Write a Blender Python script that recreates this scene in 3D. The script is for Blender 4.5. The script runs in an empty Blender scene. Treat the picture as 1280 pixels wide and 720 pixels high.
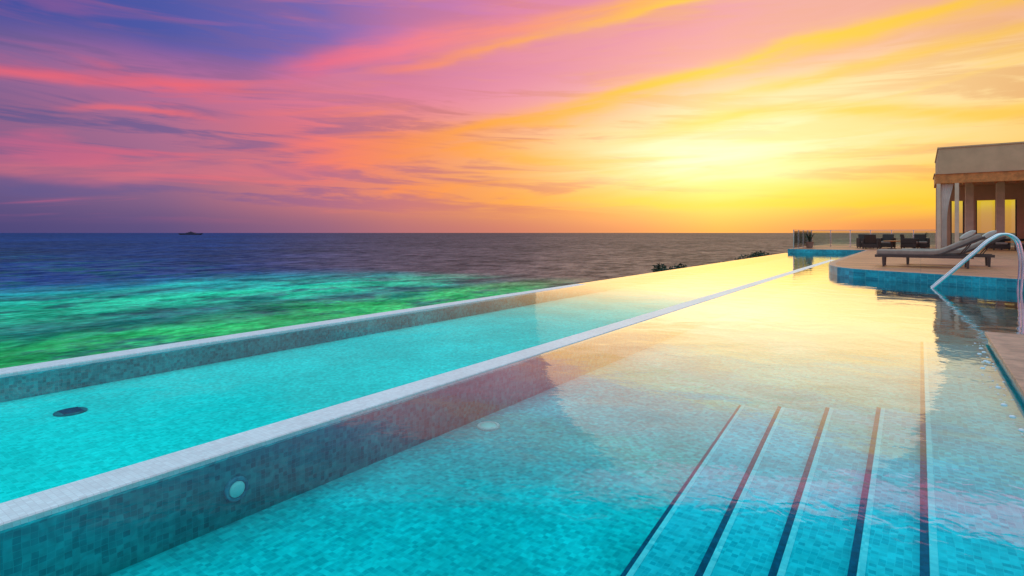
import bpy, bmesh, math, random
from mathutils import Vector
random.seed(7)
sc = bpy.context.scene
sc.view_settings.view_transform = 'Standard'
sc.view_settings.look = 'None'
sc.view_settings.exposure = 0
PSI = math.radians(35.7)

def lin(c):
    o = []
    for v in c[:3]:
        v = v/255.0
        o.append(v/12.92 if v <= 0.04045 else ((v+0.055)/1.055)**2.4)
    return (o[0], o[1], o[2], 1.0)

# ------------------------------------------------------------ node helper
class G:
    def __init__(s, nt):
        s.nt = nt; s.N = nt.nodes; s.L = nt.links
    def put(s, sock, v):
        if isinstance(v, bpy.types.NodeSocket): s.L.new(v, sock)
        else: sock.default_value = v
    def m(s, op, a, b=None, c=None, clamp=False):
        n = s.N.new('ShaderNodeMath'); n.operation = op; n.use_clamp = clamp
        s.put(n.inputs[0], a)
        if b is not None: s.put(n.inputs[1], b)
        if c is not None: s.put(n.inputs[2], c)
        return n.outputs[0]
    def vm(s, op, a, b=None, out=0):
        n = s.N.new('ShaderNodeVectorMath'); n.operation = op
        s.put(n.inputs[0], a)
        if b is not None: s.put(n.inputs[1], b)
        return n.outputs[out]
    def xyz(s, v):
        n = s.N.new('ShaderNodeSeparateXYZ'); s.put(n.inputs[0], v); return n.outputs
    def comb(s, x, y, z=0.0):
        n = s.N.new('ShaderNodeCombineXYZ')
        s.put(n.inputs[0], x); s.put(n.inputs[1], y); s.put(n.inputs[2], z); return n.outputs[0]
    def noise(s, v, scale=1.0, detail=3.0, rough=0.5, dist=0.0, col=False):
        n = s.N.new('ShaderNodeTexNoise'); s.put(n.inputs['Vector'], v)
        n.inputs['Scale'].default_value = scale; n.inputs['Detail'].default_value = detail
        n.inputs['Roughness'].default_value = rough; n.inputs['Distortion'].default_value = dist
        return n.outputs['Color'] if col else n.outputs['Fac']
    def ramp(s, f, stops, interp='LINEAR'):
        n = s.N.new('ShaderNodeValToRGB'); s.put(n.inputs[0], f)
        cr = n.color_ramp; cr.interpolation = interp
        while len(cr.elements) < len(stops): cr.elements.new(0.5)
        for e, (p, c) in zip(cr.elements, stops):
            e.position = p
            e.color = c if len(c) == 4 else (*c, 1)
        return n.outputs[0]
    def mix(s, f, a, b, mode='MIX'):
        n = s.N.new('ShaderNodeMix'); n.data_type = 'RGBA'; n.blend_type = mode
        n.clamp_factor = True
        s.put(n.inputs[0], f); s.put(n.inputs[6], a); s.put(n.inputs[7], b)
        return n.outputs[2]
    def smooth(s, v, a, b, lo=0.0, hi=1.0):
        n = s.N.new('ShaderNodeMapRange'); n.interpolation_type = 'SMOOTHSTEP'
        s.put(n.inputs[0], v)
        for i, x in enumerate((a, b, lo, hi)): n.inputs[i+1].default_value = x
        return n.outputs[0]
    def curve(s, v, pts):   # pts within 0..1
        n = s.N.new('ShaderNodeFloatCurve'); s.put(n.inputs['Value'], v)
        c = n.mapping.curves[0]
        while len(c.points) < len(pts): c.points.new(0.5, 0.5)
        for p, (x, y) in zip(c.points, pts): p.location = (x, y); p.handle_type = 'AUTO'
        n.mapping.update()
        return n.outputs[0]

def newmat(name):
    m = bpy.data.materials.new(name); m.use_nodes = True
    g = G(m.node_tree); g.N.clear()
    out = g.N.new('ShaderNodeOutputMaterial')
    return m, g, out
def pos(g):
    return g.N.new('ShaderNodeNewGeometry').outputs['Position']
def bsdf(g, out, col, rough=0.6, metal=0.0, spec=0.5, normal=None):
    b = g.N.new('ShaderNodeBsdfPrincipled')
    g.put(b.inputs['Base Color'], col); g.put(b.inputs['Roughness'], rough)
    g.put(b.inputs['Metallic'], metal); b.inputs['Specular IOR Level'].default_value = spec
    if normal: g.L.new(normal, b.inputs['Normal'])
    g.L.new(b.outputs[0], out.inputs[0]); return b
def bump(g, h, strength=0.3, dist=0.02):
    n = g.N.new('ShaderNodeBump'); n.inputs['Strength'].default_value = strength
    n.inputs['Distance'].default_value = dist; g.put(n.inputs['Height'], h); return n.outputs[0]

def plain(name, c, rough=0.6, metal=0.0, var=0.15, scale=3.0, spec=0.5, bmp=0.1):
    m, g, o = newmat(name); p = pos(g)
    f = g.noise(p, scale, 4, 0.6)
    a = tuple(x*(1-var) for x in c[:3])+(1,); b = tuple(min(1, x*(1+var)) for x in c[:3])+(1,)
    col = g.mix(g.smooth(f, 0.3, 0.7), a, b)
    bsdf(g, o, col, rough, metal, spec, bump(g, g.noise(p, scale*12, 2), bmp, 0.01)); return m

def tiles(name, c1, c2, mortar, size, wall=False, wob=0.004, rough=0.35, cloud=0.25, diffuse=False):
    m, g, o = newmat(name); p = pos(g)
    if wall:
        x = g.xyz(p); v = g.comb(g.m('ADD', x[0], x[1]), x[2], 0.0)
    else: v = p
    w = g.vm('SCALE', g.vm('SUBTRACT', g.noise(p, 9.0, 1, col=True), (0.5, 0.5, 0.5)))
    w.node.inputs['Scale'].default_value = wob*4
    v = g.vm('ADD', v, w)
    n = g.N.new('ShaderNodeTexBrick'); g.put(n.inputs['Vector'], v)
    n.offset = 0.0; n.squash = 1.0
    n.inputs['Color1'].default_value = (*c1, 1); n.inputs['Color2'].default_value = (*c2, 1)
    n.inputs['Mortar'].default_value = (*mortar, 1)
    n.inputs['Scale'].default_value = 0.5/size; n.inputs['Mortar Size'].default_value = 0.03
    n.inputs['Mortar Smooth'].default_value = 0.6; n.inputs['Bias'].default_value = 0.0
    n.inputs['Brick Width'].default_value = 0.5; n.inputs['Row Height'].default_value = 0.5
    cl = g.smooth(g.noise(p, 1.3, 2), 0.3, 0.7, 1-cloud, 1.0+cloud*0.4)
    cl2 = g.smooth(g.noise(p, 14.0, 1, 0.5, 1.2), 0.3, 0.7, 1-cloud*0.6, 1.0+cloud*0.5)
    k = g.m('MULTIPLY', cl, cl2)
    col = g.mix(1.0, n.outputs['Color'], g.comb(k, k, k), 'MULTIPLY')
    if diffuse:
        d = g.N.new('ShaderNodeBsdfDiffuse'); g.L.new(col, d.inputs[0]); g.L.new(d.outputs[0], o.inputs[0])
    else: bsdf(g, o, col, rough)
    return m

# ------------------------------------------------------------ mesh helpers
def empty(name, loc=(0, 0, 0)):
    e = bpy.data.objects.new(name, None); e.empty_display_size = 0.2
    e.location = loc; sc.collection.objects.link(e); return e
def obj(name, verts, faces, mat=None, parent=None, smooth=False, bevel=0.0):
    me = bpy.data.meshes.new(name); me.from_pydata(verts, [], faces)
    bm = bmesh.new(); bm.from_mesh(me); bmesh.ops.recalc_face_normals(bm, faces=bm.faces)
    bm.to_mesh(me); bm.free()
    if smooth:
        for p in me.polygons: p.use_smooth = True
    o = bpy.data.objects.new(name, me); sc.collection.objects.link(o)
    if mat: me.materials.append(mat)
    if parent: o.parent = parent
    if bevel:
        b = o.modifiers.new('b', 'BEVEL'); b.width = bevel; b.segments = 2
    return o
BF = [(0, 1, 2, 3), (7, 6, 5, 4), (0, 4, 5, 1), (1, 5, 6, 2), (2, 6, 7, 3), (3, 7, 4, 0)]
def box(name, x0, x1, y0, y1, z0, z1, mat, parent=None, bevel=0.0):
    v = [(x0, y0, z0), (x1, y0, z0), (x1, y1, z0), (x0, y1, z0), (x0, y0, z1), (x1, y0, z1), (x1, y1, z1), (x0, y1, z1)]
    return obj(name, v, BF, mat, parent, bevel=bevel)
def boxes(name, lst, mat, parent=None, bevel=0.0):
    V, F = [], []
    for (x0, x1, y0, y1, z0, z1) in lst:
        k = len(V)
        V += [(x0, y0, z0), (x1, y0, z0), (x1, y1, z0), (x0, y1, z0), (x0, y0, z1), (x1, y0, z1), (x1, y1, z1), (x0, y1, z1)]
        F += [tuple(i+k for i in f) for f in BF]
    return obj(name, V, F, mat, parent, bevel=bevel)
def extrude_profile(name, prof, y0, y1, mat, parent=None, bevel=0.0, smooth=False, off=(0, 0, 0)):
    n = len(prof)
    V = [(x+off[0], y0+off[1], z+off[2]) for x, z in prof]+[(x+off[0], y1+off[1], z+off[2]) for x, z in prof]
    F = [tuple(range(n)), tuple(range(2*n-1, n-1, -1))]
    F += [(i, (i+1) % n, n+(i+1) % n, n+i) for i in range(n)]
    return obj(name, V, F, mat, parent, bevel=bevel, smooth=smooth)
def tube(name, pts, r, mat, parent=None, seg=12):
    cu = bpy.data.curves.new(name, 'CURVE'); cu.dimensions = '3D'; cu.bevel_depth = r; cu.bevel_resolution = 4
    cu.use_fill_caps = True
    sp = cu.splines.new('BEZIER'); sp.bezier_points.add(len(pts)-1)
    for b, p in zip(sp.bezier_points, pts): b.co = p; b.handle_left_type = b.handle_right_type = 'AUTO'
    cu.resolution_u = seg
    o = bpy.data.objects.new(name, cu); sc.collection.objects.link(o); cu.materials.append(mat)
    if parent: o.parent = parent
    return o
def lathe(name, prof, loc, mat, parent=None, seg=24, axis='Z'):
    V, F = [], []
    for r, z in prof:
        for i in range(seg):
            a = 2*math.pi*i/seg
            p = (r*math.cos(a), r*math.sin(a), z)
            if axis == 'X': p = (z, p[0], p[1])
            V.append((p[0]+loc[0], p[1]+loc[1], p[2]+loc[2]))
    for j in range(len(prof)-1):
        for i in range(seg):
            F.append((j*seg+i, j*seg+(i+1) % seg, (j+1)*seg+(i+1) % seg, (j+1)*seg+i))
    F.append(tuple(range(seg))); F.append(tuple((len(prof)-1)*seg+i for i in range(seg)))
    return obj(name, V, F, mat, parent, smooth=False)

# ------------------------------------------------------------ WORLD (dusk sky with lit clouds)
w = bpy.data.worlds.new("World"); sc.world = w; w.use_nodes = True
try:
    w.cycles.sampling_method = 'MANUAL'; w.cycles.sample_map_resolution = 256
except Exception: pass
g = G(w.node_tree); g.N.clear()
wout = g.N.new('ShaderNodeOutputWorld')
D = g.vm('NORMALIZE', g.N.new('ShaderNodeTexCoord').outputs['Generated'])
c, s = math.cos(PSI), math.sin(PSI)
dr = g.vm('DOT_PRODUCT', D, (c, s, 0), out=1); df = g.vm('DOT_PRODUCT', D, (-s, c, 0), out=1)
az = g.m('MULTIPLY', g.m('ARCTAN2', dr, df), 180/math.pi)
el = g.m('MULTIPLY', g.m('ARCSINE', g.m('MAXIMUM', g.xyz(D)[2], 0.0)), 180/math.pi)
t = g.m('DIVIDE', g.m('ADD', az, 180.0), 360.0)
T = [.383, .412, .448, .469, .5, .535, .556, .575, .591, .617]
back = (186, 156, 178)
def azramp(cols, bk=back):
    st = [(0.0, lin(bk)), (0.22, lin(bk)), (0.33, lin(cols[0]))]+[(p, lin(q)) for p, q in zip(T, cols)]+[(0.72, lin(bk)), (1.0, lin(bk))]
    return g.ramp(t, st, 'LINEAR')
b0 = azramp([(78, 72, 125), (95, 80, 130), (150, 98, 128), (182, 110, 120), (205, 120, 105), (222, 138, 90), (238, 162, 75), (230, 145, 80), (218, 132, 80), (222, 145, 75)])
b1 = azramp([(104, 84, 136), (140, 96, 136), (212, 118, 120), (236, 136, 98), (246, 160, 75), (252, 192, 75), (255, 212, 60), (255, 208, 30), (252, 195, 40), (250, 185, 50)])
b2 = azramp([(142, 94, 138), (172, 104, 142), (228, 112, 122), (241, 135, 108), (250, 172, 105), (255, 210, 115), (255, 238, 160), (255, 238, 160), (254, 224, 135), (251, 205, 110)])
b3 = azramp([(136, 98, 150), (182, 104, 152), (212, 112, 150), (228, 124, 155), (238, 144, 164), (244, 170, 162), (250, 198, 158), (253, 214, 152), (253, 216, 148), (251, 205, 138)])
b4 = azramp([(60, 76, 158), (74, 84, 165), (118, 100, 178), (180, 114, 175), (218, 126, 172), (230, 140, 172), (238, 158, 170), (240, 170, 165), (243, 176, 158), (238, 168, 145)])
elw = g.m('ADD', el, g.m('MULTIPLY', g.m('SUBTRACT', g.noise(g.comb(g.m('MULTIPLY', az, 0.05), g.m('MULTIPLY', el, 0.15)), 1.0, 2), 0.5), 3.0))
elw = g.m('MAXIMUM', elw, 0.0)
col = g.mix(g.smooth(el, 0.2, 4.0), b0, b1)
col = g.mix(g.smooth(elw, 3.0, 9.0), col, b2)
col = g.mix(g.smooth(elw, 8.5, 14.0), col, b3)
col = g.mix(g.smooth(elw, 12.5, 17.0), col, b4)

# streaky clouds
tilt = g.m('ADD', el, g.m('MULTIPLY', az, -0.05))
sv = g.comb(g.m('MULTIPLY', az, 0.045), g.m('MULTIPLY', tilt, 0.42), 0.0)
n1 = g.noise(sv, 1.0, 5, 0.58, 0.6)
sv2 = g.comb(g.m('MULTIPLY', az, 0.06), g.m('ADD', g.m('MULTIPLY', el, 0.65), g.m('MULTIPLY', az, 0.03)), 5.3)
n2 = g.noise(sv2, 1.0, 5, 0.62, 0.5)
bright = azramp([(190, 95, 138), (215, 98, 126), (245, 118, 110), (255, 140, 75), (255, 165, 45), (255, 200, 35), (255, 208, 20), (255, 205, 15), (255, 205, 20), (255, 200, 35)])
dark = azramp([(96, 84, 140), (110, 88, 143), (162, 98, 138), (192, 108, 125), (210, 118, 100), (235, 150, 70), (240, 172, 60), (236, 165, 50), (230, 155, 55), (222, 146, 65)])
lowmask = g.m('MULTIPLY', g.smooth(el, 0.6, 3.0), g.smooth(el, 10, 17, 1.0, 0.3))
col = g.mix(g.m('MULTIPLY', g.smooth(n2, 0.47, 0.62), g.m('MULTIPLY', lowmask, 0.85)), col, dark)
col = g.mix(g.m('MULTIPLY', g.smooth(n1, 0.50, 0.66), g.m('MULTIPLY', lowmask, 0.85)), col, bright)

# big swept bands (elevation of centre as function of azimuth)
cn = g.m('DIVIDE', g.m('ADD', az, 60.0), 120.0, clamp=True)
wv = g.comb(g.m('MULTIPLY', az, 0.06), g.m('MULTIPLY', el, 0.2), 2.0)
wig = g.m('MULTIPLY', g.m('SUBTRACT', g.noise(wv, 1.0, 4, 0.6), 0.5), 2.8)
brk = g.noise(g.comb(g.m('MULTIPLY', az, 0.09), g.m('MULTIPLY', g.m('ADD', el, g.m('MULTIPLY', az, -0.15)), 0.8), 9.0), 1.0, 4, 0.6)
def band(col, pts, colr, wlo, wup, a0, a1, a2, a3, amt):
    cc = g.m('MULTIPLY', g.curve(cn, [((a+60)/120, e/30) for a, e in pts]), 30.0)
    d = g.m('SUBTRACT', g.m('ADD', el, wig), cc)
    up = g.m('GREATER_THAN', d, 0.0)
    wd = g.m('ADD', wlo, g.m('MULTIPLY', up, wup-wlo))
    q = g.m('DIVIDE', d, wd)
    f = g.m('EXPONENT', g.m('MULTIPLY', g.m('MULTIPLY', q, q), -1.0))
    f = g.m('MULTIPLY', f, g.m('MULTIPLY', g.smooth(az, a0, a1), g.smooth(az, a2, a3, 1.0, 0.0)))
    f = g.m('MULTIPLY', f, g.smooth(brk, 0.25, 0.6, amt*0.45, amt))
    return g.mix(f, col, colr)
pinkc = azramp([(235, 105, 135)]*3+[(245, 122, 140), (250, 145, 125), (255, 180, 80), (255, 205, 60), (255, 210, 60), (255, 205, 60), (250, 190, 60)])
yel = azramp([(245, 110, 110)]*2+[(250, 120, 100), (250, 140, 75), (255, 170, 50), (255, 196, 38), (255, 210, 35), (255, 208, 42), (255, 205, 50), (250, 195, 55)])
# broad glow right of the sun
ga = g.m('DIVIDE', g.m('SUBTRACT', az, 27.0), 17.0); ge = g.m('DIVIDE', g.m('SUBTRACT', el, 10.5), 4.5)
gl = g.m('EXPONENT', g.m('MULTIPLY', g.m('ADD', g.m('MULTIPLY', ga, ga), g.m('MULTIPLY', ge, ge)), -1.0))
col = g.mix(g.m('MULTIPLY', gl, 0.6), col, (1.0, 0.80, 0.45, 1))
# broad pink body under the main sweep, then its lit edge
col = band(col, [(-60, 8), (-21, 14.2), (-15, 15.2), (-7, 16), (1, 17), (9, 17.5), (17, 18), (60, 20)], azramp([(215, 120, 150)]*4+[(232, 140, 160), (238, 155, 160), (240, 165, 155), (240, 170, 150), (240, 170, 150), (235, 165, 145)]), 3.0, 1.6, -26, -16, 30, 50, 0.8)
col = band(col, [(-60, 8), (-21, 15.0), (-15, 17), (-7, 18.4), (1, 19.8), (9, 21.2), (17, 22.5), (60, 26)], pinkc, 1.1, 1.3, -25, -18, 45, 60, 0.95)
col = band(col, [(-60, 8), (-21, 14), (-12, 15.9), (-5, 17.3), (2, 18.6), (9, 20.1), (17, 21.5), (60, 25)], azramp([(250, 130, 110)]*4+[(255, 165, 85), (255, 195, 60), (255, 210, 60), (255, 210, 60), (255, 205, 60), (250, 190, 60)]), 0.35, 0.6, -16, -8, 45, 60, 0.85)
col = band(col, [(-60, 5), (-8, 9.6), (-3, 11.0), (5, 12.2), (13, 13.8), (20, 15.4), (27, 16.8), (33, 17.2), (42, 17.4), (60, 17)], yel, 1.1, 0.6, -12, -5, 50, 60, 0.95)
col = band(col, [(-60, 7), (-18, 7.2), (-6, 8.2), (5, 7.0), (20, 4.4), (42, 3.0), (60, 2.5)], yel, 0.7, 1.0, -24, -14, 45, 58, 0.9)
col = band(col, [(-60, 9), (9, 8.8), (20, 10.3), (30, 10.6), (42, 8.6), (60, 7)], yel, 0.7, 0.8, 8, 16, 45, 60, 0.8)
col = band(col, [(-60, 12), (9, 12.0), (20, 12.6), (30, 13.8), (42, 14.6), (60, 15)], yel, 0.5, 0.6, 16, 26, 45, 60, 0.7)
col = band(col, [(-60, 3), (9, 3.2), (20, 2.4), (30, 2.6), (42, 2.2), (60, 2)], lin((255, 196, 10)), 0.4, 0.7, 4, 14, 45, 60, 0.85)
col = band(col, [(-60, 12), (-42, 11.8), (-32, 12.6), (-24, 13), (60, 13)], lin((245, 100, 112)), 0.4, 0.5, -50, -40, -30, -24, 0.7)
col = band(col, [(-60, 9), (-42, 9.2), (-34, 10.3), (-26, 10.2), (60, 10)], lin((245, 105, 110)), 0.25, 0.35, -40, -35, -30, -26, 0.7)
col = band(col, [(-60, 5), (-42, 4.8), (-32, 5.0), (-20, 5.4), (60, 5)], lin((222, 112, 128)), 0.6, 0.9, -52, -42, -22, -12, 0.6)
# glow near the sun
ga = g.m('DIVIDE', g.m('SUBTRACT', az, 18.0), 12.0); ge = g.m('DIVIDE', g.m('SUBTRACT', el, 7.2), 2.7)
gl = g.m('EXPONENT', g.m('MULTIPLY', g.m('ADD', g.m('MULTIPLY', ga, ga), g.m('MULTIPLY', ge, ge)), -1.0))
gl = g.m('MULTIPLY', gl, g.smooth(n1, 0.3, 0.62, 1.0, 0.35))
col = g.mix(g.m('MULTIPLY', gl, 0.95), col, (1.04, 0.94, 0.64, 1))
# added bright pink band, unseen, for the pool reflection, then open sky overhead
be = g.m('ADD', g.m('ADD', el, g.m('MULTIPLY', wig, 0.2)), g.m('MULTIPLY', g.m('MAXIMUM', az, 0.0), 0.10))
refl_pink = g.m('MULTIPLY', g.smooth(be, 23.2, 24.0), g.smooth(az, 2, 10))
col = g.mix(g.m('MULTIPLY', refl_pink, 0.95), col, (2.6, 0.60, 0.78, 1))
col = g.mix(g.m('MAXIMUM', g.smooth(be, 25.6, 26.6), g.smooth(el, 23.5, 26)), col, (0.12, 0.44, 0.70, 1))
col = g.mix(g.smooth(el, 30, 50), col, (0.66, 1.08, 1.30, 1))
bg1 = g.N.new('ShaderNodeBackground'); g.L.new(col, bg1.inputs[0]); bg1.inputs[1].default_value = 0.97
sky = g.N.new('ShaderNodeTexSky'); sky.sky_type = 'NISHITA'; sky.sun_disc = False
sky.sun_elevation = math.radians(7); sky.sun_rotation = math.radians(-15.7); sky.dust_density = 2.0
bg2 = g.N.new('ShaderNodeBackground'); g.L.new(sky.outputs[0], bg2.inputs[0]); bg2.inputs[1].default_value = 0.006
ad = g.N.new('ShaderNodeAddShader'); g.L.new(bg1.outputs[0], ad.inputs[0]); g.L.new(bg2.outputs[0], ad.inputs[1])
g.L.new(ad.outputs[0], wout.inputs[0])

sl = bpy.data.lights.new('sun', 'SUN'); sl.energy = 0.2; sl.angle = math.radians(35); sl.color = (1.0, 0.62, 0.3)
so = bpy.data.objects.new('sun', sl); sc.collection.objects.link(so)
sa = math.radians(15.7); se = math.radians(7)
dirn = Vector((-math.sin(sa)*math.cos(se), math.cos(sa)*math.cos(se), math.sin(se)))
so.rotation_euler = dirn.to_track_quat('Z', 'Y').to_euler(); so.location = (0, 0, 30)

# ------------------------------------------------------------ MATERIALS
M_floor = tiles('aqua_mosaic', (0.001, 0.48, 0.52), (0.008, 0.74, 0.74), (0.012, 0.66, 0.66), 0.026, diffuse=True, cloud=0.2)
M_step = tiles('step_mosaic', (0.005, 0.50, 0.60), (0.03, 0.78, 0.86), (0.04, 0.72, 0.80), 0.026, diffuse=True, cloud=0.15)
M_edge = tiles('pale_edge_mosaic', (0.12, 0.72, 0.80), (0.30, 0.90, 0.94), (0.20, 0.80, 0.85), 0.026, diffuse=True, cloud=0.1)
M_floorL = tiles('aqua_mosaic_shallow', (0.003, 0.64, 0.56), (0.02, 0.86, 0.76), (0.03, 0.82, 0.74), 0.026, cloud=0.13, diffuse=True)
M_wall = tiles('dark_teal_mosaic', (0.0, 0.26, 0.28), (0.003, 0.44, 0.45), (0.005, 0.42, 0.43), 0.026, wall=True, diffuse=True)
M_blue = tiles('blue_tile', (0.005, 0.24, 0.32), (0.015, 0.42, 0.50), (0.06, 0.40, 0.45), 0.05, wall=True, wob=0.0005)
M_navy = plain('navy_nosing_tile', (0.0, 0.09, 0.17), 0.6, spec=0.1, var=0.3, scale=30)
M_white = tiles('white_mosaic', (0.86, 0.77, 0.75), (0.96, 0.90, 0.88), (0.78, 0.68, 0.66), 0.024, wob=0.0004, rough=0.4, cloud=0.05)
M_stone = plain('sandstone_coping', (0.55, 0.24, 0.15), 0.5, var=0.25, scale=6, bmp=0.3)
M_cush = plain('taupe_cushion', (0.40, 0.27, 0.21), 0.9, var=0.12, scale=8)
M_pillow = plain('cream_pillow', (0.66, 0.55, 0.46), 0.9, var=0.08)
M_frame = plain('dark_aluminium_frame', (0.10, 0.07, 0.06), 0.4, 0.3)
M_chrome = plain('steel', (0.75, 0.75, 0.76), 0.15, 1.0, var=0.03)
M_stucco = plain('taupe_stucco', (0.68, 0.39, 0.23), 0.9, var=0.08, scale=1.2, bmp=0.3)
M_post = plain('cream_paint', (0.80, 0.56, 0.38), 0.6, var=0.08)
M_timber = plain('orange_timber', (0.72, 0.24, 0.06), 0.6, var=0.25, scale=4)
M_wick = plain('dark_wicker', (0.06, 0.035, 0.025), 0.7, var=0.3, scale=30)
M_fabric = plain('white_curtain', (0.80, 0.70, 0.62), 0.9, var=0.05)
M_lens = plain('light_lens', (0.60, 0.90, 0.82), 0.3, var=0.05)
M_drain = plain('drain_grey', (0.0, 0.17, 0.20), 0.8, var=0.3, scale=20, spec=0.1)
M_leaf = plain('leaf', (0.035, 0.05, 0.02), 0.7, var=0.5, scale=4)
M_bark = plain('bark', (0.12, 0.08, 0.05), 0.9, var=0.3)
M_pot = plain('clay_pot', (0.35, 0.2, 0.14), 0.7)
M_hull = plain('ship_hull', (0.03, 0.03, 0.06), 0.6)
M_conc = plain('concrete_wall', (0.35, 0.30, 0.27), 0.9, var=0.2, scale=0.5)

m, g, o = newmat('deck_planks'); p = pos(g)
n = g.N.new('ShaderNodeTexBrick'); g.put(n.inputs['Vector'], p); n.offset = 0.4
n.inputs['Color1'].default_value = (0.50, 0.14, 0.05, 1); n.inputs['Color2'].default_value = (0.74, 0.25, 0.10, 1)
n.inputs['Mortar'].default_value = (0.12, 0.035, 0.02, 1); n.inputs['Scale'].default_value = 1.0
n.inputs['Mortar Size'].default_value = 0.006; n.inputs['Brick Width'].default_value = 2.4; n.inputs['Row Height'].default_value = 0.14
k = g.smooth(g.noise(g.vm('MULTIPLY', p, (1.5, 14, 1)), 1.0, 3), 0.3, 0.7, 0.75, 1.15)
bsdf(g, o, g.mix(1.0, n.outputs['Color'], g.comb(k, k, k), 'MULTIPLY'), 0.5, spec=0.4); M_deck = m

m, g, o = newmat('glass_panel')
tr = g.N.new('ShaderNodeBsdfTransparent'); tr.inputs[0].default_value = (0.82, 0.90, 0.88, 1)
gs = g.N.new('ShaderNodeBsdfGlossy'); gs.inputs['Roughness'].default_value = 0.03
fr = g.N.new('ShaderNodeFresnel'); fr.inputs[0].default_value = 1.5
mx = g.N.new('ShaderNodeMixShader'); g.L.new(fr.outputs[0], mx.inputs[0]); g.L.new(tr.outputs[0], mx.inputs[1]); g.L.new(gs.outputs[0], mx.inputs[2])
g.L.new(mx.outputs[0], o.inputs[0]); M_glass = m

# pool water: reflecting surface over tinted clear water
m, g, o = newmat('pool_water'); p = pos(g); X = g.xyz(p)
h1 = g.noise(p, 2.2, 1, 0.5, 0.4); h2 = g.noise(p, 13.0, 1, 0.5, 0.8)
h = g.m('ADD', h1, g.m('MULTIPLY', h2, 0.16))
nb = bump(g, h, 0.18, 0.022)
tr = g.N.new('ShaderNodeBsdfTransparent'); tr.inputs[0].default_value = (0.70, 1.0, 1.0, 1)
gs = g.N.new('ShaderNodeBsdfGlossy'); gs.inputs['Roughness'].default_value = 0.04; g.L.new(nb, gs.inputs['Normal'])
fr = g.N.new('ShaderNodeFresnel'); fr.inputs[0].default_value = 1.33; g.L.new(nb, fr.inputs['Normal'])
side = g.m('LESS_THAN', X[0], -2.9)
mul = g.m('SUBTRACT', 2.4, g.m('MULTIPLY', side, g.smooth(X[1], 4.5, 14, 2.05, 0.0)))
fac = g.m('MULTIPLY', g.m('SUBTRACT', fr.outputs[0], 0.072), mul, clamp=True)
fac = g.m('MINIMUM', fac, 0.9)
mx = g.N.new('ShaderNodeMixShader'); g.L.new(fac, mx.inputs[0]); g.L.new(tr.outputs[0], mx.inputs[1]); g.L.new(gs.outputs[0], mx.inputs[2])
g.L.new(mx.outputs[0], o.inputs[0]); M_water = m

# sea
m, g, o = newmat('sea_water'); p = pos(g); X = g.xyz(p)
wn = g.m('MULTIPLY', g.m('SUBTRACT', g.noise(g.vm('MULTIPLY', p, (1, 0.75, 1)), 0.035, 5, 0.7, 0.6), 0.5), 50.0)
xx = g.m('DIVIDE', g.m('ADD', g.m('ADD', X[0], wn), 160.0), 130.0, clamp=True)
def q(x): return (x+160)/130
navy = (0.004, 0.030, 0.150, 1)
sea = g.ramp(xx, [(q(-160), navy), (q(-148), (0.003, 0.06, 0.17, 1)), (q(-134), (0.002, 0.20, 0.26, 1)), (q(-118), (0.002, 0.40, 0.30, 1)), (q(-103), (0.002, 0.64, 0.32, 1)),
                  (q(-90), (0.002, 0.52, 0.27, 1)), (q(-82), (0.002, 0.24, 0.19, 1)), (q(-77), (0.003, 0.28, 0.14, 1)), (q(-70), (0.012, 0.50, 0.12, 1)), (q(-56), (0.03, 0.60, 0.12, 1)), (q(-44), (0.01, 0.2, 0.07, 1))])
patch = g.smooth(g.noise(g.vm('MULTIPLY', p, (1, 0.8, 1)), 0.09, 5, 0.7), 0.38, 0.53)
sea = g.mix(g.m('MULTIPLY', g.m('SUBTRACT', 1.0, patch), 0.8), sea, (0.003, 0.09, 0.11, 1))
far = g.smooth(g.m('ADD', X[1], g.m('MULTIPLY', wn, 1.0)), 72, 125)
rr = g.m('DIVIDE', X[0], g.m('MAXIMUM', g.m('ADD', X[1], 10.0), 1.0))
offc = g.mix(g.smooth(rr, -2.0, -0.75), navy, (0.13, 0.060, 0.065, 1))  # brown sunset reflection painted into the diffuse sea colour, warmer on the next line
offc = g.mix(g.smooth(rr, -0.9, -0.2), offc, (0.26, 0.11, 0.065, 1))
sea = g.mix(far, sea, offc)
# waves at several sizes, their light and dark also put into the colour
wa = g.noise(g.vm('MULTIPLY', p, (1.0, 0.55, 1)), 1.0, 3, 0.7)
wb = g.noise(g.vm('MULTIPLY', p, (0.16, 0.09, 1)), 1.0, 4, 0.75)
wc = g.noise(g.vm('MULTIPLY', p, (0.022, 0.013, 1)), 1.0, 4, 0.8)
wd_ = g.noise(g.vm('MULTIPLY', p, (0.003, 0.0015, 1)), 1.0, 3, 0.8)
k = g.m('MULTIPLY', g.m('MULTIPLY', g.smooth(wa, 0.3, 0.7, 0.6, 1.4), g.smooth(wb, 0.3, 0.7, 0.6, 1.4)), g.m('MULTIPLY', g.smooth(wc, 0.3, 0.7, 0.5, 1.5), g.smooth(wd_, 0.3, 0.7, 0.75, 1.25)))
sea = g.mix(1.0, sea, g.comb(k, k, k), 'MULTIPLY')
nb = bump(g, g.m('ADD', wa, g.m('MULTIPLY', wb, 3.0)), 0.8, 0.6)
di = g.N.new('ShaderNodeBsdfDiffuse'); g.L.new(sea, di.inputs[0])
gs = g.N.new('ShaderNodeBsdfGlossy'); gs.inputs['Roughness'].default_value = 0.3; g.L.new(nb, gs.inputs['Normal'])
fr = g.N.new('ShaderNodeFresnel'); fr.inputs[0].default_value = 1.33; g.L.new(nb, fr.inputs['Normal'])
ff = g.m('MULTIPLY', g.m('MINIMUM', g.m('MULTIPLY', fr.outputs[0], 0.3), 0.10), g.smooth(wb, 0.35, 0.65, 0.4, 1.6))
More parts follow.
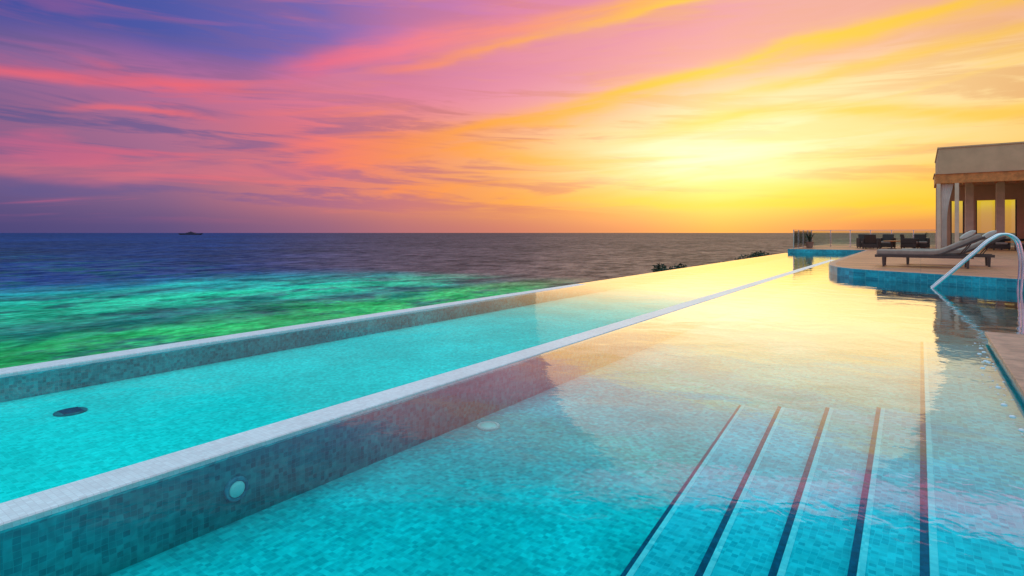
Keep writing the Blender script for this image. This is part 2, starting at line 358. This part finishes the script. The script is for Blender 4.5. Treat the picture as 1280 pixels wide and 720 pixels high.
mx = g.N.new('ShaderNodeMixShader'); g.L.new(ff, mx.inputs[0]); g.L.new(di.outputs[0], mx.inputs[1]); g.L.new(gs.outputs[0], mx.inputs[2])
g.L.new(mx.outputs[0], o.inputs[0]); M_sea = m

# ------------------------------------------------------------ SEA, SHORE
R = 60000
obj('sea', [(-R, -R, -10), (R, -R, -10), (R, R, -10), (-R, R, -10)], [(0, 1, 2, 3)], M_sea)
V, F = [], []
nx, ny = 30, 60
for j in range(ny+1):
    for i in range(nx+1):
        x = -46+i*(90)/nx; y = -60+j*180/ny
        e = min(i/6.0, (ny-j)/8.0, 1.0)
        z = -10.8+e*1.6+0.35*math.sin(x*0.4+y*0.17)+0.3*math.sin(y*0.31)
        V.append((x+2*math.sin(y*0.12), y, z))
for j in range(ny):
    for i in range(nx):
        a = j*(nx+1)+i; F.append((a, a+1, a+nx+2, a+nx+1))
obj('shore_ground', V, F, plain('sand_rock', (0.25, 0.18, 0.12), 0.9, var=0.4, scale=0.8, bmp=0.6), smooth=True)

# ------------------------------------------------------------ POOL
pool = empty('infinity_pool')
obj('main_floor', [(-2.9, -4, -.34), (14, -4, -.34), (14, 34.2, -.34), (-2.9, 34.2, -.34)], [(0, 1, 2, 3)], M_floor, pool)
obj('side_floor', [(-5.9, -4, -.20), (-2.9, -4, -.20), (-2.9, 34.2, -.20), (-5.9, 34.2, -.20)], [(0, 1, 2, 3)], M_floorL, pool)
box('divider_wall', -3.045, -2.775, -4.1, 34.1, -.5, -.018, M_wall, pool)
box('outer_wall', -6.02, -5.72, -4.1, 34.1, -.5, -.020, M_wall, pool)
def cap(name, x0, x1, zs):
    V = []; F = []
    for y, z in zs:
        V += [(x0, y, -.022), (x1, y, -.022), (x1-.012, y, z), (x0+.012, y, z)]
    for i in range(len(zs)-1):
        k = i*4
        for a, b in ((0, 1), (1, 2), (2, 3), (3, 0)): F.append((k+a, k+b, k+4+b, k+4+a))
    F.append((0, 1, 2, 3)); k = (len(zs)-1)*4; F.append((k, k+1, k+2, k+3))
    return obj(name, V, F, M_white, pool)
cap('divider_coping', -3.03, -2.80, [(-4.1, .009), (2, .007), (8, .005), (14, .0025), (24, .001), (34.1, -.003)])
cap('outer_coping', -6.03, -5.78, [(-4.1, .008), (4, .007), (9, .003), (12, -.002), (34.1, -.005)])
box('pool_structure', -6.0, 14, -10, 34.1, -10.5, -.52, M_conc, pool)
lines = [(.0, 0.0, .08), (-.175, -.016, .14), (-.37, -.042, .20), (-.565, -.07, .255), (-.83, -.0756, .30)]
for i, (xa, sl_, dep) in enumerate(lines):
    y0, y1 = -4.0-.01*i, (7.6 if i == 0 else 4.78+.012*i)
    xa0, xa1 = xa+sl_*y0, xa+sl_*y1
    if i == 0: xa0 = xa1 = 0.0
    xr = .60+.01*i; zt = -dep; zb = -.4-.01*i
    obj('step_%d' % (i+1), [(xa0, y0, zb), (xr, y0, zb), (xr, y1, zb), (xa1, y1, zb), (xa0, y0, zt), (xr, y0, zt), (xr, y1, zt), (xa1, y1, zt)], BF, M_step, pool)
    wn_ = .028 if i < 4 else .018
    obj('step_nosing_%d' % (i+1), [(xa0-.003, y0, zt-.03), (xa0+wn_, y0, zt-.03), (xa1+wn_*.8, y1, zt-.03), (xa1-.003, y1, zt-.03),
        (xa0-.003, y0, zt+.003), (xa0+wn_, y0, zt+.003), (xa1+wn_*.8, y1, zt+.003), (xa1-.003, y1, zt+.003)], BF, M_navy, pool)
    a0 = xa0+wn_+.001; a1 = xa1+wn_*.8+.001
    obj('step_edge_%d' % (i+1), [(a0, y0, zt-.02), (a0+.026, y0, zt-.02), (a1+.024, y1, zt-.02), (a1, y1, zt-.02),
        (a0, y0, zt+.0025), (a0+.026, y0, zt+.0025), (a1+.024, y1, zt+.0025), (a1, y1, zt+.0025)], BF, M_edge, pool)
# fittings
def pool_light(name, loc, axis, r):
    e = empty(name)
    lathe('trim_ring', [(r, 0), (r, .012), (r*.94, .018), (r*.72, .018), (r*.70, .010)], loc, M_white if axis == 'Z' else M_blue, e, 28, axis)
    lathe('lens', [(r*.69, .004), (r*.66, .016), (r*.4, .024), (r*.1, .027)], loc, M_lens, e, 28, axis)
pool_light('pool_light', (-2.60, 3.32, -.34), 'Z', .085)
pool_light('pool_light', (-2.775, 1.50, -.175), 'X', .060)
e = empty('floor_drain')
lathe('drain_plate', [(.10, 0), (.10, .008), (.09, .012), (.02, .012)], (-5.0, 1.48, -.20), M_drain, e, 28)
boxes('drain_slots', [(-5.06+.03*i, -5.05+.03*i, 1.42, 1.54, -.188, -.184) for i in range(5)], M_navy, e)

obj('pool_water', [(-6.025, -4, 0), (14, -4, 0), (14, 34.05, 0), (-6.025, 34.05, 0)], [(0, 1, 2, 3)], M_water)

# poolside deck beside the steps
nd = empty('poolside_paving')
box('base', .56, 8, -8, 7.58, -.5, .045, M_blue, nd)
sl2 = []
yy = -8.0
while yy < 7.5:
    L = 0.78
    xx_ = .53
    while xx_ < 7.5:
        sl2.append((xx_+.003, xx_+.60-.003, yy+.003, min(yy+L, 7.62)-.003, .046, .085)); xx_ += .60
    yy += L
boxes('slabs', sl2, M_stone, nd, bevel=.006)
box('pool_end_paving', -6.03, .50, -10, -4.02, -.5, .085, M_stone)
# froth at the paving edge
V, F = [], []
for i in range(60):
    y = random.uniform(2.6, 7.4); x = .50-abs(random.gauss(0, .06)); r = random.choice([.005, .007, .01, .018])
    k = len(V); V.append((x, y, r*.5))
    for j in range(8):
        a = j*math.pi/4; V.append((x+r*.8*math.cos(a), y+r*.8*math.sin(a), r*.35))
    for j in range(8):
        a = j*math.pi/4; V.append((x+r*math.cos(a), y+r*math.sin(a), -.001))
    for j in range(8):
        F.append((k, k+1+j, k+1+(j+1) % 8)); F.append((k+1+j, k+9+j, k+9+(j+1) % 8, k+1+(j+1) % 8))
obj('water_froth', V, F, plain('froth', (.8, .8, .82), .4, var=.02), smooth=True)

# ------------------------------------------------------------ TERRACE
poly = [(14, 9.3), (6, 12.3), (3, 13.6), (1.9, 14.15), (1.2, 14.6), (0, 15.3), (-.8, 15.75), (-1.35, 16.2), (-1.75, 16.8), (-2.0, 17.6), (-2.15, 18.6), (-2.22, 20), (-2.25, 22), (-2.25, 34), (-5.9, 34), (-5.9, 52), (14, 52)]
terr = empty('pool_terrace')
bm = bmesh.new()
vs = [bm.verts.new((x, y, .22)) for x, y in poly]
f = bm.faces.new(vs)
if f.normal.z < 0: f.normal_flip()
f.normal_update()
ret = bmesh.ops.extrude_face_region(bm, geom=[f])
for v in [a for a in ret['geom'] if isinstance(a, bmesh.types.BMVert)]: v.co.z = -.45
bmesh.ops.recalc_face_normals(bm, faces=bm.faces)
top = [a for a in bm.faces if a.normal.z > .9]
for a in bm.faces: a.material_index = 0
r_ = bmesh.ops.inset_region(bm, faces=top, thickness=.16)
top = max([a for a in bm.faces if a.normal.z > .9], key=lambda a: a.calc_area()); top.material_index = 1
for a in r_['faces']: a.material_index = 2
me = bpy.data.meshes.new('terrace_slab'); bm.to_mesh(me); bm.free()
for mm in (M_blue, M_deck, M_stone): me.materials.append(mm)
to = bpy.data.objects.new('terrace_slab', me); sc.collection.objects.link(to); to.parent = terr
box('terrace_structure', -5.88, 13.9, 34.3, 51.9, -10.5, -.46, M_conc, terr)

# glass balustrade
rail = empty('glass_balustrade')
px_ = [-5.7+i*1.07 for i in range(7)]
boxes('posts', [(x-.025, x+.025, 40.97, 41.03, .2, 1.24) for x in px_]+[(-5.725, -5.675, y-.03, y+.03, .2, 1.24) for y in (34.6, 36.2, 37.8, 39.4)], M_chrome, rail)
boxes('panels', [(a+.05, b-.05, 40.992, 41.008, .28, 1.20) for a, b in zip(px_[:-1], px_[1:])]+[(-5.708, -5.692, y+.06, y+1.54, .28, 1.2) for y in (34.6, 36.2, 37.8, 39.4)], M_glass, rail)
boxes('top_rail', [(-5.73, .75, 40.965, 41.035, 1.24, 1.275), (-5.735, -5.665, 34.55, 40.96, 1.24, 1.275)], M_chrome, rail)

# ------------------------------------------------------------ LOUNGERS
def lounger(x, y, ang=0.0):
    e = empty('sun_lounger', (x, y, .222)); e.rotation_euler = (0, 0, ang)
    tp = [(0, .43), (.6, .43), (1.15, .43), (1.32, .45), (1.5, .53), (1.75, .67), (2.0, .81), (2.12, .86)]
    th = .125
    bot = []
    for i, (a, z) in enumerate(tp):
        j0 = max(0, i-1); j1 = min(len(tp)-1, i+1)
        dx = tp[j1][0]-tp[j0][0]; dz = tp[j1][1]-tp[j0][1]; l = math.hypot(dx, dz)
        bot.append((a+dz/l*th, z-dx/l*th))
    extrude_profile('cushion', tp+bot[::-1], -.33, .33, M_cush, e, bevel=.03)
    for sgn in (-1, 1):
        y0 = .335*sgn; y1 = .375*sgn
        extrude_profile('side_rail', [(-.04, .31), (2.0, .31), (2.0, .24), (-.04, .24)], min(y0, y1), max(y0, y1), M_frame, e, bevel=.006)
        extrude_profile('back_rail', [(1.28, .325), (2.2, .80), (2.23, .75), (1.36, .312)], min(y0, y1), max(y0, y1), M_frame, e, bevel=.006)
        for lx in (.12, 1.85):
            extrude_profile('leg', [(lx, .239), (lx+.07, .239), (lx+.06, 0), (lx+.01, 0)], min(y0, y1), max(y0, y1), M_frame, e)
    boxes('slats', [(-.02+.13*i, .06+.13*i, -.333, .333, .27, .30) for i in range(10)], M_frame, e)
    pr = [(1.90+.15*math.cos(a), .83+.065*math.sin(a)+.09*math.cos(a)) for a in [k*math.pi/8 for k in range(16)]]
    extrude_profile('head_pillow', pr, -.28, .28, M_pillow, e, bevel=.015, smooth=True)
    tube('prop', [(1.75, -.3, .31), (1.95, -.3, .60)], .012, M_frame, e); tube('prop', [(1.75, .3, .31), (1.95, .3, .60)], .012, M_frame, e)
lounger(-.95, 18.2); lounger(-.45, 19.5)
lounger(2.5, 18.2)

# ------------------------------------------------------------ HANDRAIL
hr = empty('pool_handrail')
for k, yo in enumerate((0.0, .42)):
    tube('rail', [(.05, 14.0+yo, -.15), (.45, 14.0+yo, .28), (.85, 14.0+yo, .72), (1.12, 14.0+yo, 1.0), (1.27, 14.0+yo, 1.075), (1.43, 14.0+yo, 1.0), (1.50, 14.0+yo, .82), (1.50, 14.0+yo, -.15)], .024, M_chrome, hr)

# ------------------------------------------------------------ LOUNGE FURNITURE
def chair(x, y, rot):
    e = empty('wicker_armchair', (x, y, .222)); e.rotation_euler = (0, 0, rot)
    boxes('frame', [(-.38, .38, -.36, .36, .06, .28), (-.38, -.28, -.36, .36, .283, .58), (.28, .38, -.36, .36, .283, .58)], M_wick, e, .02)
    extrude_profile('back', [(.30, .283), (.42, .78), (.34, .80), (.2, .283)], -.275, .275, M_wick, e, .02).rotation_euler = (0, 0, math.pi/2)
    boxes('cushion', [(-.27, .27, -.34, .18, .285, .40)], M_cush, e, .03)
    boxes('feet', [(a, a+.05, b, b+.05, 0, .06) for a in (-.36, .31) for b in (-.34, .29)], M_frame, e)
for x, y, r in [(-2.6, 38.6, .3), (-1.6, 39.0, -.2), (-.5, 38.5, 1.4), (-2.2, 37.0, 3.0), (.0, 39.4, .1), (3.2, 38.2, .4), (4.4, 38.6, -.5)]: chair(x, y, r)
def ctable(x, y):
    e = empty('coffee_table', (x, y, .222))
    lathe('top', [(.38, .40), (.40, .41), (.40, .44), (.38, .45)], (0, 0, 0), M_timber, e)
    lathe('stem', [(.20, 0), (.20, .02), (.04, .04), (.04, .397)], (0, 0, 0), M_frame, e, 16)
ctable(-1.3, 37.7); ctable(3.8, 37.3)

def leaves(name, centers, n, size, mat, parent, flat=.7):
    V, F = [], []
    for cx, cy, cz, rx, rz in centers:
        for _ in range(n):
            u = Vector((random.gauss(0, 1), random.gauss(0, 1), random.gauss(0, 1))).normalized()*random.random()**.4
            p_ = Vector((cx+u.x*rx, cy+u.y*rx, cz+u.z*rz))
            a = Vector((random.gauss(0, 1), random.gauss(0, 1), random.gauss(0, flat))).normalized()
            b = a.cross(Vector((random.gauss(0, 1), random.gauss(0, 1), random.gauss(0, 1)))).normalized()
            s_ = size*random.uniform(.6, 1.4); k = len(V)
            V += [tuple(p_-a*s_), tuple(p_+b*s_*.35), tuple(p_+a*s_), tuple(p_-b*s_*.35)]
            F.append((k, k+1, k+2, k+3))
    return obj(name, V, F, mat, parent)
def potted(x, y, zb=.222):
    e = empty('potted_plant', (x, y, zb))
    lathe('pot', [(.15, 0), (.22, .32), (.24, .36), (.20, .36), (.19, .30)], (0, 0, 0), M_pot, e)
    V, F = [], []
    for i in range(22):
        a = random.uniform(0, 6.28); L = random.uniform(.35, .7); w_ = .03; pr = None
        for j in range(5):
            q_ = j/4; rad = L*.7*q_; z = .32+L*math.sin(q_*1.9)*.85
            cx, cy = rad*math.cos(a), rad*math.sin(a); ww = w_*(1-q_)+.004
            V += [(cx-ww*math.sin(a), cy+ww*math.cos(a), z), (cx+ww*math.sin(a), cy-ww*math.cos(a), z)]
            if j: k = len(V); F.append((k-4, k-3, k-1, k-2))
    obj('leaves', V, F, M_leaf, e)
potted(-5.2, 36.6); potted(.1, 40.3)

# shoreline trees whose tops reach the pool edge
def tree(x, y, top, rad):
    e = empty('shore_tree', (x, y, -9.3)); H = top+9.3
    tube('trunk', [(0, 0, -.3), (.2, .1, H*.4), (-.1, .2, H*.85)], .16, M_bark, e)
    cs = []
    for i in range(9):
        a = random.uniform(0, 6.28); d = random.uniform(.2, 1)*rad
        z = H-.5-random.random()*1.6
        cs.append((d*math.cos(a), d*math.sin(a), z, rad*random.uniform(.3, .5), .45))
        tube('limb', [(-.05, .15, H*.6), (d*.5*math.cos(a), d*.5*math.sin(a), (z+H*.6)/2+.2), (d*math.cos(a), d*math.sin(a), z)], .05, M_bark, e)
    leaves('crown', cs, 260, .11, M_leaf, e)
tree(-12, 18.8, -.85, 1.1); tree(-12.3, 34, -.75, 1.5); tree(-11.5, 50, -.22, 2.2)

# ------------------------------------------------------------ PAVILION
pv = empty('pavilion_building')
box('upper_storey', .8, 14, 40, 48, 4.16, 5.82, M_stucco, pv, .02)
box('parapet_cap', .76, 14.04, 39.96, 48.04, 5.823, 5.90, M_stucco, pv)
box('pergola_fascia', .60, 14, 36.50, 36.62, 3.62, 4.10, M_timber, pv, .01)
box('pergola_side_beam', .60, .72, 36.623, 39.995, 3.62, 4.10, M_timber, pv)
boxes('pergola_rafters', [(.95+.45*i, 1.03+.45*i, 36.623, 39.995, 3.75, 4.05) for i in range(28)], M_timber, pv)
boxes('pergola_roof', [(.55, 14.05, 36.45, 39.99, 4.103, 4.155)], M_stucco, pv)
boxes('posts', [(x, x+.17, 36.48, 36.65, .2, 3.617) for x in (.66, 1.40, 4.6, 7.8, 11)], M_post, pv, .01)
boxes('rear_columns', [(x, x+.35, 40.05, 40.4, .2, 4.157) for x in (.85, 2.0, 3.3, 5.0, 7.0, 9.0)], M_post, pv, .01)
boxes('rear_wall', [(.82, 1.6, 47.5, 47.8, .2, 4.157), (2.3, 2.9, 47.5, 47.8, .2, 4.157), (4.9, 5.4, 47.5, 47.8, .2, 4.157), (7.2, 8.0, 47.5, 47.8, .2, 4.157), (9.8, 14, 47.5, 47.8, .2, 4.157), (1.603, 9.797, 47.52, 47.78, 3.2, 4.15)], M_stucco, pv)
boxes('window_panes', [(1.6, 2.3, 47.64, 47.66, .25, 3.19), (2.9, 4.9, 47.64, 47.66, .25, 3.19), (5.4, 7.2, 47.64, 47.66, .25, 3.19)], M_glass, pv)
boxes('window_frames', [(a, a+.06, 47.6, 47.7, .25, 3.19) for a in (1.605, 2.235, 2.905, 3.87, 4.835, 5.405, 6.27, 7.135)], M_frame, pv)
boxes('bar_counter', [(5.8, 10, 43, 43.8, .2, 1.3)], M_timber, pv, .02)
# curtain
V, F = [], []
for j in range(13):
    q_ = j/12; z = 3.6-3.2*q_
    for i in range(25):
        u = i/24; wdt = .50*(1-.55*math.sin(min(1, q_*1.6)*math.pi/2))
        V.append((.86+u*wdt, 36.75+.05*math.sin(u*30)*(.4+.6*q_), z))
for j in range(12):
    for i in range(24):
        a = j*25+i; F.append((a, a+1, a+26, a+25))
obj('curtain', V, F, M_fabric, pv, smooth=True)

# ------------------------------------------------------------ SHIP
sh = empty('distant_ship', (-3127, 1446, -10)); sh.rotation_euler = (0, 0, PSI)
extrude_profile('hull', [(-60, 8), (-52, 0), (54, 0), (62, 9), (50, 8)], -9, 9, M_hull, sh)
boxes('superstructure', [(-20, 25, -7, 7, 8.2, 12), (-8, 12, -6, 6, 12.1, 15), (0, 5, -2, 2, 15.1, 18)], M_hull, sh)

# ------------------------------------------------------------ CAMERA
cam = bpy.data.cameras.new('camera'); cam.lens = 20; cam.sensor_width = 36; cam.shift_y = -69/1280
cam.clip_start = .05; cam.clip_end = 100000
co = bpy.data.objects.new('camera', cam); sc.collection.objects.link(co)
co.location = (0, 0, 1.1); co.rotation_euler = (math.radians(90), 0, PSI)
sc.camera = co
